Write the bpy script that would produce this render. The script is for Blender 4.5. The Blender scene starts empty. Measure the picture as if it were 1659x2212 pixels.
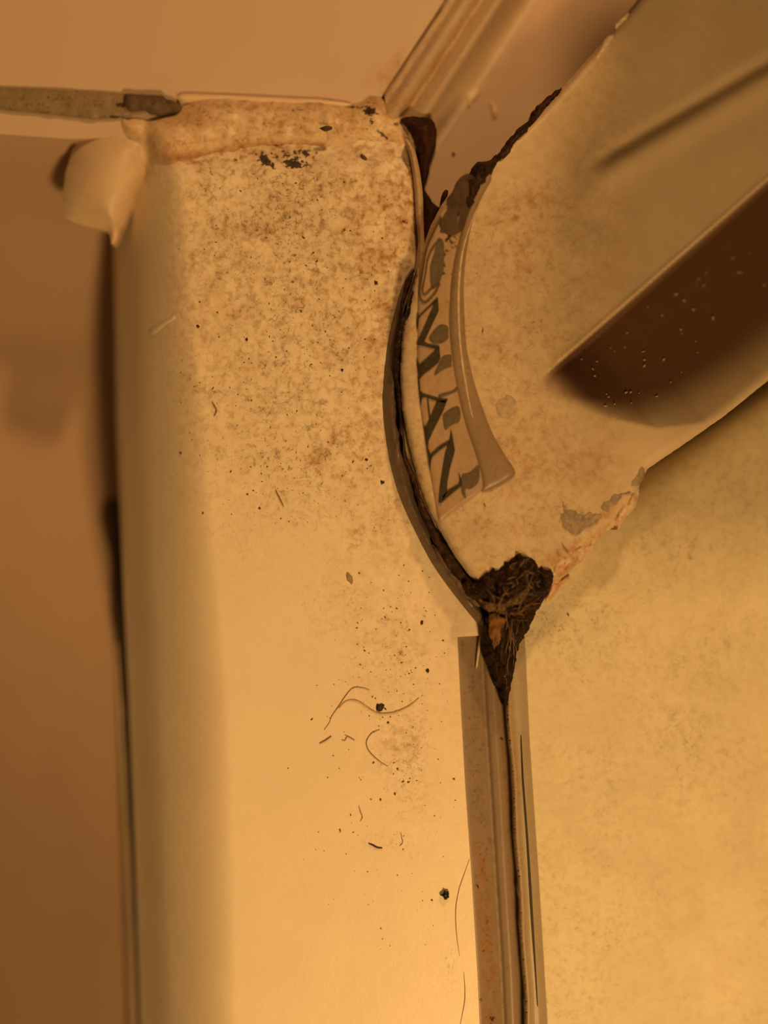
import bpy, bmesh, math, random
import numpy as np
from mathutils import Vector
from mathutils.geometry import delaunay_2d_cdt

random.seed(7); rng = np.random.default_rng(7)
# ------------------------------------------------------------------ scale, camera, light
S = 0.0001            # one unit of the layout is a tenth of a millimetre
D = 3200.0            # camera distance in the same units
CZ = 1.0              # height of the corner above the floor of the room, metres
scene = bpy.context.scene
scene.view_settings.view_transform = 'Standard'
scene.view_settings.look = 'None'
scene.view_settings.gamma = 1
scene.view_settings.use_curve_mapping = False
scene.view_settings.exposure = -0.07

def P(x, y, h=0.0):
    k = S * (D - h) / D
    return Vector(((x - 829.5) * k, -h * S, CZ + (1106 - y) * k))

cam_d = bpy.data.cameras.new('camera'); cam = bpy.data.objects.new('camera', cam_d)
scene.collection.objects.link(cam); scene.camera = cam
cam.location = (0, -D * S, CZ); cam.rotation_euler = (math.pi / 2, 0, 0)
cam_d.sensor_fit = 'HORIZONTAL'; cam_d.sensor_width = 36; cam_d.lens = 36 * D / 1659
cam_d.clip_start = 0.005; cam_d.clip_end = 20
cam_d.dof.use_dof = True; cam_d.dof.focus_distance = (D - 25) * S
cam_d.dof.aperture_fstop = cam_d.lens * 0.001 / (230 * S)

W = bpy.data.worlds.new('room_light'); scene.world = W; W.use_nodes = True
W.node_tree.nodes['Background'].inputs[0].default_value = (1.0, 0.47, 0.16, 1)
W.node_tree.nodes['Background'].inputs[1].default_value = 0.085

def lamp(name, pos, target, size, watts, col):
    l = bpy.data.lights.new(name, 'AREA'); l.shape = 'DISK'; l.size = size * S; l.energy = watts; l.color = col
    o = bpy.data.objects.new(name, l); scene.collection.objects.link(o)
    p = Vector(((pos[0] - 829.5) * S, -pos[2] * S, CZ + (1106 - pos[1]) * S))
    t = Vector(((target[0] - 829.5) * S, -target[2] * S, CZ + (1106 - target[1]) * S))
    o.location = p; o.rotation_euler = (t - p).to_track_quat('-Z', 'Y').to_euler()
    return o
WARM = (1.0, 0.55, 0.17)
lamp('ceiling_lamp', (2100, -3400, 3100), (600, 600, 0), 420, 1.45, (1.0, 0.54, 0.20))
lamp('fill_lamp', (1900, 3700, 3500), (900, 1500, 0), 700, 1.6, (1.0, 0.575, 0.21))  # unseen fill lamp added to brighten towards the bottom

# ------------------------------------------------------------------ geometry helpers
def catmull(pts, closed=True, step=6.0):
    p = np.array(pts, float); n = len(p); out = []
    rngk = range(n) if closed else range(n - 1)
    for i in rngk:
        if closed: a, b, c, d = p[(i-1) % n], p[i], p[(i+1) % n], p[(i+2) % n]
        else: a, b, c, d = p[max(i-1, 0)], p[i], p[i+1], p[min(i+2, n-1)]
        m = max(1, int(np.hypot(*(c - b)[:2]) / step))
        for k in range(m):
            t = k / m
            out.append(0.5 * (2*b + (c-a)*t + (2*a-5*b+4*c-d)*t*t + (3*b-a-3*c+d)*t**3))
    if not closed: out.append(p[-1])
    return np.array(out)

def linear(pts, step=6.0):
    p = np.array(pts, float); n = len(p); out = []
    for i in range(n):
        b, c = p[i], p[(i+1) % n]; m = max(1, int(np.hypot(*(c-b)) / step))
        for k in range(m): out.append(b + (c-b) * k / m)
    return np.array(out)

def seg_dist(q, poly, closed=True):
    a = poly; b = np.roll(poly, -1, axis=0)
    if not closed: a, b = poly[:-1], poly[1:]
    best = np.full(len(q), 1e18)
    for i in range(len(a)):
        ab = b[i] - a[i]; L = (ab**2).sum() + 1e-9
        t = np.clip(((q - a[i]) @ ab) / L, 0, 1)
        d = ((q - (a[i] + t[:, None] * ab))**2).sum(1)
        best = np.minimum(best, d)
    return np.sqrt(best)

def inside(q, poly):
    r = np.zeros(len(q), bool); n = len(poly); j = n - 1
    for i in range(n):
        xi, yi = poly[i]; xj, yj = poly[j]
        c = ((yi > q[:, 1]) != (yj > q[:, 1])) & (q[:, 0] < (xj - xi) * (q[:, 1] - yi) / (yj - yi + 1e-12) + xi)
        r ^= c; j = i
    return r

def vnoise(x, y, sc, seed=0):           # smooth value noise, about -1..1
    x = np.asarray(x, float) / sc + seed * 17.3; y = np.asarray(y, float) / sc + seed * 9.1
    xi, yi = np.floor(x), np.floor(y); fx, fy = x - xi, y - yi
    fx = fx*fx*(3-2*fx); fy = fy*fy*(3-2*fy)
    def hsh(a, b):
        v = np.sin(a * 127.1 + b * 311.7 + seed * 5.7) * 43758.5453
        return (v - np.floor(v)) * 2 - 1
    return (hsh(xi, yi)*(1-fx) + hsh(xi+1, yi)*fx)*(1-fy) + (hsh(xi, yi+1)*(1-fx) + hsh(xi+1, yi+1)*fx)*fy
def fbm(x, y, sc, seed=0, o=4):
    r = 0; a = 1
    for k in range(o): r = r + a * vnoise(x, y, sc / 2**k, seed + k); a *= 0.5
    return r / 1.6
def sstep(a, b, x):
    t = np.clip((np.asarray(x, float) - a) / (b - a), 0, 1); return t*t*(3-2*t)
def rnd(d, r):                           # drop of a rounded edge at distance d from the border
    t = np.clip(1 - d / r, 0, 1); return r * (1 - np.sqrt(np.clip(1 - t*t, 0, 1)))

def stamps(x, y, lst):                   # soft elliptical dirt marks (x, y, rx, ry, degrees, amount)
    o = np.zeros(len(x))
    for (cx, cy, rx, ry, a, s) in lst:
        c, sn = math.cos(math.radians(a)), math.sin(math.radians(a))
        u = ((x-cx)*c + (y-cy)*sn) / rx; v = (-(x-cx)*sn + (y-cy)*c) / ry
        o = np.maximum(o, s * np.exp(-(u*u + v*v) * 1.2))
    return o

def tag(o, label=None, cat=None, group=None, kind=None):
    if label: o['label'] = label
    if cat: o['category'] = cat
    if group: o['group'] = group
    if kind: o['kind'] = kind
    return o

def finish(name, verts, faces, mat, parent=None, stain=None, origin=None, smooth=True, sharp=None):
    me = bpy.data.meshes.new(name)
    V = np.array(verts); org = V.mean(0) if origin is None else np.array(origin)
    me.from_pydata((V - org).tolist(), [], faces)
    if stain is not None:
        at = me.color_attributes.new('stain', 'FLOAT_COLOR', 'POINT')
        st_ = np.clip(stain, 0, 1); buf = np.zeros((len(V), 4), np.float32); buf[:, :st_.shape[1]] = st_
        at.data.foreach_set('color', buf.ravel())
    me.polygons.foreach_set('use_smooth', [smooth] * len(me.polygons))
    me.materials.append(mat)
    o = bpy.data.objects.new(name, me); scene.collection.objects.link(o)
    if parent is not None:
        o.parent = parent
        o.location = Vector(org.tolist()) - Vector(parent.location) if parent.parent is None else Vector(org.tolist()) - Vector(parent.location) - Vector(parent.parent.location)
    else: o.location = org.tolist()
    return o

def piece(name, outline, hf, mat, parent=None, step=6.0, base=None, stain=None, smooth_outline=True, jitter=0.0, jscale=12, thick=30):
    """solid plate: outline in layout units, hf(x, y, d) = height, d = distance to the border"""
    poly = catmull(outline, True, step) if smooth_outline else linear(outline, step)
    if jitter:
        poly = poly + jitter * np.stack([fbm(poly[:, 0], poly[:, 1], jscale, 3), fbm(poly[:, 0], poly[:, 1], jscale, 8)], 1)
    lo, hi = poly.min(0), poly.max(0)
    gx, gy = np.meshgrid(np.arange(lo[0], hi[0], step), np.arange(lo[1], hi[1], step * 0.87))
    gx = gx + (np.arange(gx.shape[0]) % 2)[:, None] * step / 2
    q = np.stack([gx.ravel(), gy.ravel()], 1)
    q = q[inside(q, poly)]
    if len(q):
        d = seg_dist(q, poly); keep = d > step * 0.45; q, d = q[keep], d[keep]
    else: d = np.zeros(0)
    n = len(poly)
    pts = [Vector((float(a), float(b))) for a, b in poly] + [Vector((float(a), float(b))) for a, b in q]
    vs, es, fs, ov, oe, of = delaunay_2d_cdt(pts, [(i, (i+1) % n) for i in range(n)], [], 1, 1e-4)
    xy = np.array([[v.x, v.y] for v in vs])
    alld = np.concatenate([np.zeros(n), d])
    dd = np.array([alld[o[0]] if len(o) else 0 for o in ov])
    H = np.asarray(hf(xy[:, 0], xy[:, 1], dd), float) * np.ones(len(xy))
    V = [tuple(P(a, b, h)) for (a, b), h in zip(xy, H)]
    st = stain(xy[:, 0], xy[:, 1], dd) if stain else np.zeros((len(xy), 3))
    # skirt down to the base
    cnt = {}
    for f in fs:
        for i in range(len(f)):
            a, b = f[i], f[(i+1) % len(f)]; k = (min(a, b), max(a, b)); cnt.setdefault(k, []).append((a, b))
    border = [v[0] for k, v in cnt.items() if len(v) == 1]
    low = {}; faces = []
    # faces: make them look towards the camera (-Y)
    f0 = fs[0]; a, b, c = [Vector(V[i]) for i in f0[:3]]
    flip = (b - a).cross(c - a).y > 0
    faces = [tuple(reversed(f)) if flip else tuple(f) for f in fs]
    V = list(V); st = list(map(tuple, st))
    by = -(base * S) if base is not None else None
    def down(i, tag_):
        key = (i, tag_)
        if key not in low:
            v = V[i]; st.append(st[i])
            yy = v[1] if tag_ == 't' else (by if by is not None else v[1] + thick * S)
            V.append((v[0], max(yy, v[1]), v[2])); low[key] = len(V) - 1
        return low[key]
    for a, b in border:
        t1, t2, b1, b2 = down(a, 't'), down(b, 't'), down(a, 'b'), down(b, 'b')
        faces.append((t1, b1, b2, t2) if not flip else (t1, t2, b2, b1))
    o = finish(name, V, faces, mat, parent, np.array(st))
    return o

def ribbon_tube(name, pts3, r, mat, parent=None, sides=6, taper=True):
    """thin bent fibre; pts3 = (x, y, h)"""
    p = catmull(pts3, False, 5.0)
    W3 = [P(*q) for q in p]; V = []; F = []
    n = len(W3)
    for i, w in enumerate(W3):
        t = (W3[min(i+1, n-1)] - W3[max(i-1, 0)]).normalized()
        u = t.cross(Vector((0, 1, 0)));
        if u.length < 1e-3: u = Vector((1, 0, 0))
        u.normalize(); v = t.cross(u)
        rr = r * S * ((0.35 + 0.65 * math.sin(math.pi * (i + .5) / n)) if taper else 1)
        for k in range(sides):
            a = 2 * math.pi * k / sides
            V.append(tuple(w + (u * math.cos(a) + v * math.sin(a)) * rr))
    for i in range(n - 1):
        for k in range(sides):
            a, b = i*sides + k, i*sides + (k+1) % sides
            F.append((a, b, b + sides, a + sides))
    F.append(tuple(range(sides))); F.append(tuple(reversed(range((n-1)*sides, n*sides))))
    return finish(name, V, F, mat, parent)

def speck_geo(x, y, h, rx, ry, ang, seed, tall=0.6, n=9):
    r = random.Random(seed); V = []; F = []
    c, s = math.cos(ang), math.sin(ang)
    jit = [r.uniform(0.6, 1.25) for _ in range(n)]
    for ring, (k, z) in enumerate(((1.0, -1.0), (0.95, 0.25), (0.55, 0.85))):
        for i in range(n):
            a = 2*math.pi*i/n; u = rx*k*jit[i]*math.cos(a); v = ry*k*jit[i]*math.sin(a)
            V.append(tuple(P(x + u*c - v*s, y + u*s + v*c, h + z*tall*min(rx, ry))))
    V.append(tuple(P(x, y, h + tall*min(rx, ry))))
    for g in range(2):
        for i in range(n):
            a, b = g*n+i, g*n+(i+1) % n; F.append((a, a+n, b+n, b))
    for i in range(n): F.append((2*n+i, 3*n, 2*n+(i+1) % n))
    return V, F

# ------------------------------------------------------------------ materials
def nodes(name):
    m = bpy.data.materials.new(name); m.use_nodes = True; nt = m.node_tree
    return m, nt, nt.nodes['Principled BSDF']
class G:
    def __init__(s, nt): s.nt = nt
    def n(s, t, **k):
        x = s.nt.nodes.new(t)
        for a, b in k.items(): setattr(x, a, b)
        return x
    def l(s, a, b): s.nt.links.new(a, b)
    def set(s, sock, v):
        if hasattr(v, 'node'): s.l(v, sock)
        else: sock.default_value = v
    def math(s, op, a, b=0.0, clamp=False):
        x = s.n('ShaderNodeMath', operation=op, use_clamp=clamp); s.set(x.inputs[0], a); s.set(x.inputs[1], b); return x.outputs[0]
    def noise(s, vec, px, detail=4, rough=0.55, dist=0.0):
        x = s.n('ShaderNodeTexNoise'); s.l(vec, x.inputs['Vector']); x.inputs['Scale'].default_value = 1.0/px
        x.inputs['Detail'].default_value = detail; x.inputs['Roughness'].default_value = rough; x.inputs['Distortion'].default_value = dist
        return x.outputs[0]
    def rng(s, v, a, b, c=0.0, d=1.0):
        x = s.n('ShaderNodeMapRange', clamp=True); s.l(v, x.inputs[0]); x.inputs[1].default_value = a; x.inputs[2].default_value = b
        x.inputs[3].default_value = c; x.inputs[4].default_value = d; return x.outputs[0]
    def mix(s, f, a, b, mode='MIX'):
        x = s.n('ShaderNodeMix', data_type='RGBA', blend_type=mode); s.set(x.inputs[0], f)
        for i, v in ((6, a), (7, b)):
            if hasattr(v, 'node'): s.l(v, x.inputs[i])
            else: x.inputs[i].default_value = (*v, 1)
        return x.outputs[2]
    def coord(s, stretch=(1, 1, 1), rot=(0, 0, 0)):
        c = s.n('ShaderNodeTexCoord'); m = s.n('ShaderNodeMapping'); s.l(c.outputs['Object'], m.inputs[0])
        m.inputs['Scale'].default_value = tuple(v / S for v in stretch)
        if any(rot):
            r = s.n('ShaderNodeMapping'); r.inputs['Rotation'].default_value = rot
            s.l(c.outputs['Object'], r.inputs[0]); s.l(r.outputs[0], m.inputs[0])
        return m.outputs[0]

BROWN = (0.36, 0.17, 0.045); OLIVE = (0.12, 0.085, 0.04); DARK = (0.022, 0.012, 0.009)
def plastic(name, base, rough=0.45, brown=BROWN, olive=OLIVE, dark=DARK, mottle=0.06, bump=0.35, spec=0.35, bpx=9, sss=0.0, tint=None):
    m, nt, b = nodes(name); g = G(nt); v = g.coord()
    at = g.n('ShaderNodeAttribute', attribute_name='stain'); sp = g.n('ShaderNodeSeparateColor'); g.l(at.outputs['Color'], sp.inputs[0])
    R, GG, B = sp.outputs[0], sp.outputs[1], sp.outputs[2]
    n1 = g.noise(v, 55, 5, 0.6); n2 = g.noise(v, 16, 5, 0.6, 0.4); n3 = g.noise(v, 30, 4, 0.6, 0.8); n4 = g.noise(v, 24, 2); n5 = g.noise(v, 7.5, 3)
    big = g.noise(v, 160, 3)
    col = g.mix(g.rng(big, 0.3, 0.7), tuple(c*(1-mottle) for c in base), tuple(min(1, c*(1+mottle)) for c in base))
    fm = g.math('MULTIPLY', R, g.math('ADD', g.math('MULTIPLY', g.rng(n1, 0.38, 0.64), 0.55), g.math('MULTIPLY', g.rng(n2, 0.44, 0.68), 0.8)), True)
    col = g.mix(fm, col, brown)
    ridge = g.rng(g.math('ABSOLUTE', g.math('SUBTRACT', n3, 0.5)), 0.0, 0.028, 1, 0)
    sq = g.math('MULTIPLY', ridge, g.rng(n4, 0.46, 0.58))
    sp1 = g.math('MULTIPLY', g.rng(n5, 0.57, 0.68), g.rng(n1, 0.42, 0.58))
    soft = g.math('MULTIPLY', g.rng(n2, 0.5, 0.72), 0.35)
    fo = g.math('MULTIPLY', GG, g.math('ADD', g.math('ADD', g.math('MULTIPLY', sq, 0.75), g.math('MULTIPLY', sp1, 0.95)), soft), True)
    col = g.mix(fo, col, olive)
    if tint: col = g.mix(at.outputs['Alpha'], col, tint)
    # grime with a broken, noisy border
    fb = g.rng(g.math('ADD', B, g.math('ADD', g.math('MULTIPLY', g.math('SUBTRACT', n2, 0.5), 1.3), g.math('MULTIPLY', g.math('SUBTRACT', n5, 0.5), 1.3))), 0.46, 0.6)
    fb = g.math('MULTIPLY', fb, g.rng(B, 0.03, 0.15))
    dk = g.mix(g.rng(n5, 0.4, 0.65), dark, tuple(c*3.2 for c in dark))
    col = g.mix(fb, col, dk)
    g.l(col, b.inputs['Base Color'])
    b.inputs['Roughness'].default_value = rough; b.inputs['Specular IOR Level'].default_value = spec
    if sss: b.inputs['Subsurface Weight'].default_value = sss; b.inputs['Subsurface Radius'].default_value = (0.004, 0.002, 0.001); b.inputs['Subsurface Scale'].default_value = 1
    bm = g.n('ShaderNodeBump'); bm.inputs['Strength'].default_value = bump; bm.inputs['Distance'].default_value = 1.2 * S
    g.l(g.math('ADD', g.noise(v, bpx, 5, 0.6), g.math('MULTIPLY', g.noise(v, 40, 3), 1.5)), bm.inputs['Height']); g.l(bm.outputs[0], b.inputs['Normal'])
    return m

def mould(name, cols, stretch=(1, 1, 1), px=14, rough=0.75, rot=(0, 0, 0), light=0.06):
    m, nt, b = nodes(name); g = G(nt); v = g.coord(stretch, rot)
    n1 = g.noise(v, px*2.4, 5, 0.65, 0.5); n2 = g.noise(v, px*0.8, 5, 0.7, 0.8); n3 = g.noise(v, px*1.3, 4, 0.6, 1.2)
    col = g.mix(g.rng(n1, 0.38, 0.62), cols[0], cols[1])
    col = g.mix(g.math('MULTIPLY', g.rng(n2, 0.54, 0.66), 0.8), col, cols[2])
    col = g.mix(g.math('MULTIPLY', g.rng(n3, 0.64, 0.72), 0.85), col, cols[3])
    g.l(col, b.inputs['Base Color']); b.inputs['Roughness'].default_value = rough; b.inputs['Specular IOR Level'].default_value = 0.15
    bm = g.n('ShaderNodeBump'); bm.inputs['Strength'].default_value = 0.8; bm.inputs['Distance'].default_value = 3*S
    g.l(n2, bm.inputs['Height']); g.l(bm.outputs[0], b.inputs['Normal'])
    return m

def plain(name, col, rough=0.5, alpha=1.0, spec=0.3):
    m, nt, b = nodes(name); g = G(nt); v = g.coord(); n = g.noise(v, 12, 4)
    c = g.mix(g.rng(n, 0.35, 0.65), tuple(k*0.8 for k in col), tuple(min(1, k*1.2) for k in col)); g.l(c, b.inputs['Base Color'])
    b.inputs['Roughness'].default_value = rough; b.inputs['Specular IOR Level'].default_value = spec; b.inputs['Alpha'].default_value = alpha
    return m

CREAM = (0.80, 0.68, 0.48)
M_post = plastic('cream_plastic', CREAM, 0.4, mottle=0.03)
M_panel = plastic('cream_panel_plastic', (0.66, 0.58, 0.38), 0.5, bump=0.25)
M_block = plastic('aged_cream_plastic', dark=(0.10, 0.085, 0.065), base=(0.55, 0.435, 0.28), rough=0.45, mottle=0.08, tint=(0.13, 0.065, 0.034))  # tint carries the painted shade of the hollow
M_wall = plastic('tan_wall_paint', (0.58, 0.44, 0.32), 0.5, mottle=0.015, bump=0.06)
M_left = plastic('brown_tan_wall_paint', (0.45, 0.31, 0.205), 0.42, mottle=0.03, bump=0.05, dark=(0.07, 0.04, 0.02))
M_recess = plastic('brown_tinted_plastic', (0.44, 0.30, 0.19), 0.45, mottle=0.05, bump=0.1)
M_rail = plastic('dull_rail_plastic', (0.46, 0.34, 0.22), 0.4, mottle=0.05, bump=0.1)
M_silicone = plastic('old_silicone', (0.72, 0.55, 0.35), 0.4, bump=0.5, tint=(0.30, 0.13, 0.03), bpx=16, sss=0.0, brown=(0.42, 0.19, 0.04))
M_nub = plastic('cream_silicone', (0.62, 0.47, 0.31), 0.45, bump=0.25, bpx=20)
M_grey = plastic('grey_green_silicone', (0.25, 0.20, 0.12), 0.4, mottle=0.15, bump=0.5, olive=(0.07, 0.05, 0.03))
M_channel = plastic('channel_plastic', (0.26, 0.19, 0.125), 0.4, mottle=0.05, bump=0.15, brown=(0.30, 0.13, 0.02))
M_strip = plastic('edge_strip_plastic', (0.36, 0.29, 0.185), 0.4, mottle=0.05, bump=0.2)
M_gasket = plastic('grey_gasket_rubber', (0.15, 0.105, 0.068), 0.35, mottle=0.15, bump=0.3)
M_flake = plastic('flaking_silicone', (0.62, 0.48, 0.31), 0.5, bump=1.0, bpx=7, brown=(0.55, 0.24, 0.08), dark=(0.10, 0.08, 0.07))
M_mould = mould('black_mould', [(0.004, 0.002, 0.001), (0.03, 0.012, 0.006), (0.11, 0.055, 0.026), (0.30, 0.20, 0.11)], px=11)
M_mouldv = mould('stringy_black_mould', [(0.004, 0.002, 0.001), (0.022, 0.009, 0.004), (0.06, 0.03, 0.014), (0.22, 0.13, 0.06)], stretch=(1.6, 1, 0.28), px=16, rot=(0, 0.12, 0))
M_mouldtan = mould('rusty_mould', [(0.17, 0.075, 0.02), (0.25, 0.12, 0.04), (0.09, 0.04, 0.015), (0.34, 0.2, 0.1)], stretch=(1.5, 1, 0.3), px=14)
M_mouldbr = mould('brown_black_mould', [(0.016, 0.006, 0.004), (0.05, 0.022, 0.012), (0.10, 0.05, 0.035), (0.25, 0.15, 0.10)], px=18)
M_red = mould('dark_red_mould', [(0.022, 0.006, 0.004), (0.045, 0.014, 0.008), (0.07, 0.03, 0.015), (0.10, 0.04, 0.02)], px=24)
M_greym = mould('grey_brown_mould', [(0.10, 0.065, 0.04), (0.15, 0.105, 0.065), (0.06, 0.035, 0.025), (0.22, 0.15, 0.10)], px=30)
M_fibtan = plain('tan_fibre', (0.24, 0.14, 0.07), 0.6)
M_fibdark = plain('dark_fibre', (0.07, 0.04, 0.02), 0.6)
M_hair = plain('hair_brown', (0.22, 0.14, 0.06), 0.45)
M_speck = plain('black_brown_speck', (0.035, 0.02, 0.01), 0.6)
M_ink = plain('olive_black_ink', (0.045, 0.036, 0.018), 0.35, 1.0, 0.4)
M_letter_shade = plain('letter_shade_paint', (0.115, 0.085, 0.05), 0.45)  # colour of the painted letter shadows
M_sticker = plastic('clear_label_film', (0.38, 0.275, 0.175), 0.4, mottle=0.06, bump=0.2, spec=0.35)
M_rim = plastic('brown_clear_rim', (0.27, 0.185, 0.11), 0.4, mottle=0.12, bump=0.3, spec=0.5)
M_white = plain('pale_flake', (0.62, 0.50, 0.34), 0.5)

# ------------------------------------------------------------------ big surfaces
def recess_h(x, y): return -45 - 0.28 * np.maximum(0, (x-900)*0.6 - (y-500)*0.8)
def left_h(x, y):
    x = np.asarray(x, float); y = np.asarray(y, float)
    return -78 - 0.01*(y-240) - 180*sstep(262, 520, y) - 190*sstep(265, 760, y)*(1-sstep(850, 1500, y)) - (0.05 + 0.95*sstep(900, 2100, y))*(310-x)
POST_L = [(235, -200), (244, 480), (246, 620), (250, 900), (259, 1100), (268, 1300), (278, 1500), (290, 1800), (300, 2100), (306, 2300)]
def post_left(y): return np.interp(y, [p[1] for p in POST_L], [p[0] for p in POST_L])
def post_h(x, y, d=None):
    x = np.asarray(x, float); y = np.asarray(y, float)
    dl = x - post_left(y)
    r = np.interp(y, [300, 900, 1500, 2200], [150, 190, 215, 205])
    drop = np.clip(1 - dl / r, 0, 1)
    h = -220 * drop**1.65
    h = h - 18 * sstep(70, 0, dl)
    h = h + 7 * fbm(x, y, 220, 2, 2) * sstep(1500, 500, y)
    h = h - 40 * sstep(395, 285, y) * sstep(330, 420, x)      # leans back under the sealant
    h = h - 22 * sstep(60, 0, (930 - x)) * sstep(640, 520, y)
    return h

# wall behind the corner
w = piece('wall_back', [(-400, -500), (1080, -500), (960, -2), (832, 196), (800, 250), (700, 285), (150, 300), (-400, 262)], lambda x, y, d: -62 + 0*x, M_wall,
          step=30, base=-500, smooth_outline=False, stain=lambda x, y, d: np.stack([stamps(x, y, [(830, 175, 36, 26, -50, .9), (850, 150, 40, 14, -57, .8)]), 0*x, 0*x], 1))
tag(w, kind='structure')
# wall beside the post, falling away downwards
def left_stain(x, y, d):
    xl = post_left(y)
    e = xl - x
    line = np.exp(-((e - 27 - 6*np.sin(y/90)) / 5.0)**2) * sstep(1150, 1450, y)
    return np.stack([np.clip(0.75*line*(0.6+0.8*fbm(x, y, 60, 4)), 0, 1), 0*x, 0*x], 1)
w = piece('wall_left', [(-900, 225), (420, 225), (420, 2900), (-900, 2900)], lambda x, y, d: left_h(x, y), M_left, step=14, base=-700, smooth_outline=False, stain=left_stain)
tag(w, kind='structure')
# brown face behind the clamp block
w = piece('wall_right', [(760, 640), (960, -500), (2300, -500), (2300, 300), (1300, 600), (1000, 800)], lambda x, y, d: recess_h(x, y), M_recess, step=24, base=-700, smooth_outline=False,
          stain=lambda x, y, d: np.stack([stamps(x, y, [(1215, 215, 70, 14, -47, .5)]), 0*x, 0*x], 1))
tag(w, kind='structure')

# ------------------------------------------------------------------ the post
def post_stain(x, y, d):
    up = sstep(1350, 500, y) * sstep(300, 430, x)
    R = 0.52*up + 0.30*sstep(640, 860, x)*sstep(2100, 1000, y)
    R = np.maximum(R, stamps(x, y, [(590, 330, 180, 26, -3, .95), (420, 345, 110, 26, 0, .8), (790, 290, 110, 40, 0, .7), (850, 580, 60, 60, 0, .8), (730, 590, 70, 30, 0, .6),
        (720, 940, 70, 50, 0, .7), (690, 990, 40, 40, 0, .8), (745, 1020, 60, 22, 0, .8), (760, 850, 30, 100, 0, .6), (770, 1160, 22, 60, 10, .9), (880, 870, 30, 60, 0, .35), (870, 1600, 60, 50, 0, .5),
        (560, 500, 110, 70, 0, .7), (700, 500, 110, 70, 20, .7), (865, 480, 14, 18, 0, 1), (870, 330, 30, 60, 0, .5), (920, 1420, 12, 22, 0, .6), (865, 1413, 8, 14, 10, 1), (320, 350, 40, 60, 40, .7), (640, 640, 80, 60, 0, .6),
        (550, 800, 12, 16, 20, .6)]))
    Gc = 0.72*sstep(1500, 700, y)*sstep(360, 480, x) * (0.55 + 0.75*np.clip(fbm(x, y, 150, 5), -.6, 1))
    Gc = np.maximum(Gc, 0.85*np.exp(-((x-(640+0.06*(y-700)))/170)**2) * sstep(260, 400, y)*sstep(1250, 950, y))
    Gc = np.maximum(Gc, stamps(x, y, [(860, 1400, 110, 110, 0, .55), (880, 1620, 80, 130, 0, .5), (720, 1300, 110, 130, 0, .3), (840, 1820, 110, 40, 0, .25), (890, 1660, 60, 120, 0, .5), (975, 2080, 20, 60, 0, .5)]))
    Gc = Gc * sstep(930, 880, x - 0.11*np.maximum(0, y-1300)+ 0*y)
    Bc = stamps(x, y, [(572, 345, 26, 14, 35, .9), (636, 352, 34, 17, 0, .9), (612, 332, 60, 12, 0, .6), (655, 330, 34, 12, 0, .7), (590, 360, 9, 14, -30, .75), (510, 345, 7, 6, 0, .8), (787, 345, 6, 11, -25, .8),
        (800, 262, 24, 30, 40, .55), (828, 296, 30, 9, 38, .62), (872, 479, 12, 14, 0, .5), (705, 277, 13, 8, -10, .95)])
    return np.stack([R, Gc, Bc], 1)
post = piece('corner_post', [(244, 470), (246, 620), (250, 900), (259, 1100), (268, 1300), (278, 1500), (290, 1800), (300, 2100), (306, 2300), (1040, 2300), (1031, 2100), (1019, 1900), (1005, 1700), (994, 1500), (988, 1376), (1052, 1372), (1040, 1270), (1000, 1230), (930, 1090), (915, 850), (922, 650), (915, 560), (912, 470), (908, 380), (890, 300), (850, 268), (790, 266), (700, 266), (560, 264), (400, 290), (320, 305), (268, 340), (244, 400)],
             lambda x, y, d: post_h(x, y) - rnd(d, 14)*sstep(1300, 1000, y), M_post, step=7, base=-420, stain=post_stain, smooth_outline=False)
tag(post, 'broad cream plastic corner post with rounded edges, speckled with brown and olive mould', 'post')

# sealant along the top of the post
def bead_stain(x, y, d):
    R = 0.55 + 0*x
    R = np.maximum(R, stamps(x, y, [(500, 318, 150, 14, -6, 1), (640, 312, 70, 12, 0, 1), (400, 338, 70, 14, -4, 1), (720, 225, 90, 9, 2, .9), (560, 235, 160, 8, 0, .8), (470, 290, 60, 10, 0, .8)]))
    R = R * sstep(200, 330, x)
    B = stamps(x, y, [(705, 277, 12, 7, -10, .95), (800, 240, 22, 22, 0, .75), (770, 232, 40, 5, 3, .7), (715, 218, 30, 5, 4, .6), (600, 316, 40, 8, 0, .6), (655, 313, 25, 7, 0, .65), (800, 262, 12, 30, 30, .6), (828, 292, 30, 8, 38, .7), (640, 237, 40, 3, 0, .6), (850, 265, 30, 10, 20, .45)])
    A = np.clip(stamps(x, y, [(400, 340, 90, 13, -4, .9), (500, 328, 70, 15, -12, 1.2), (590, 318, 70, 12, 0, 1.2), (670, 316, 60, 10, 0, 1.1), (720, 224, 60, 6, 3, .7), (640, 236, 60, 4, 0, .6), (820, 225, 30, 18, 40, .6), (470, 230, 70, 5, 0, .3)])*(0.75+0.6*fbm(x, y, 22, 61)), 0, 1)
    return np.stack([R, 0.55*sstep(330, 420, x), B, A], 1)
bead = piece('sealant_bead', [(262, 262), (320, 258), (370, 250), (400, 226), (430, 210), (480, 207), (580, 212), (690, 214), (760, 226), (812, 208), (850, 240), (884, 268), (896, 300), (870, 322), (800, 312), (710, 322), (640, 326), (560, 324), (480, 340), (400, 352), (340, 358), (290, 340)],
             lambda x, y, d: (-58)*(1-sstep(240, 320, y)) + np.maximum(post_h(x, y)-3, -72)*sstep(240, 320, y) + (50-32*sstep(250, 320, y))*(1-np.exp(-d/34.0)) + 5*fbm(x, y, 50, 3), M_silicone, step=6, base=-110, stain=bead_stain, jitter=2)
tag(bead, 'yellowed sealant bead with brown stain running along the top of the cream post', 'sealant')
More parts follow.
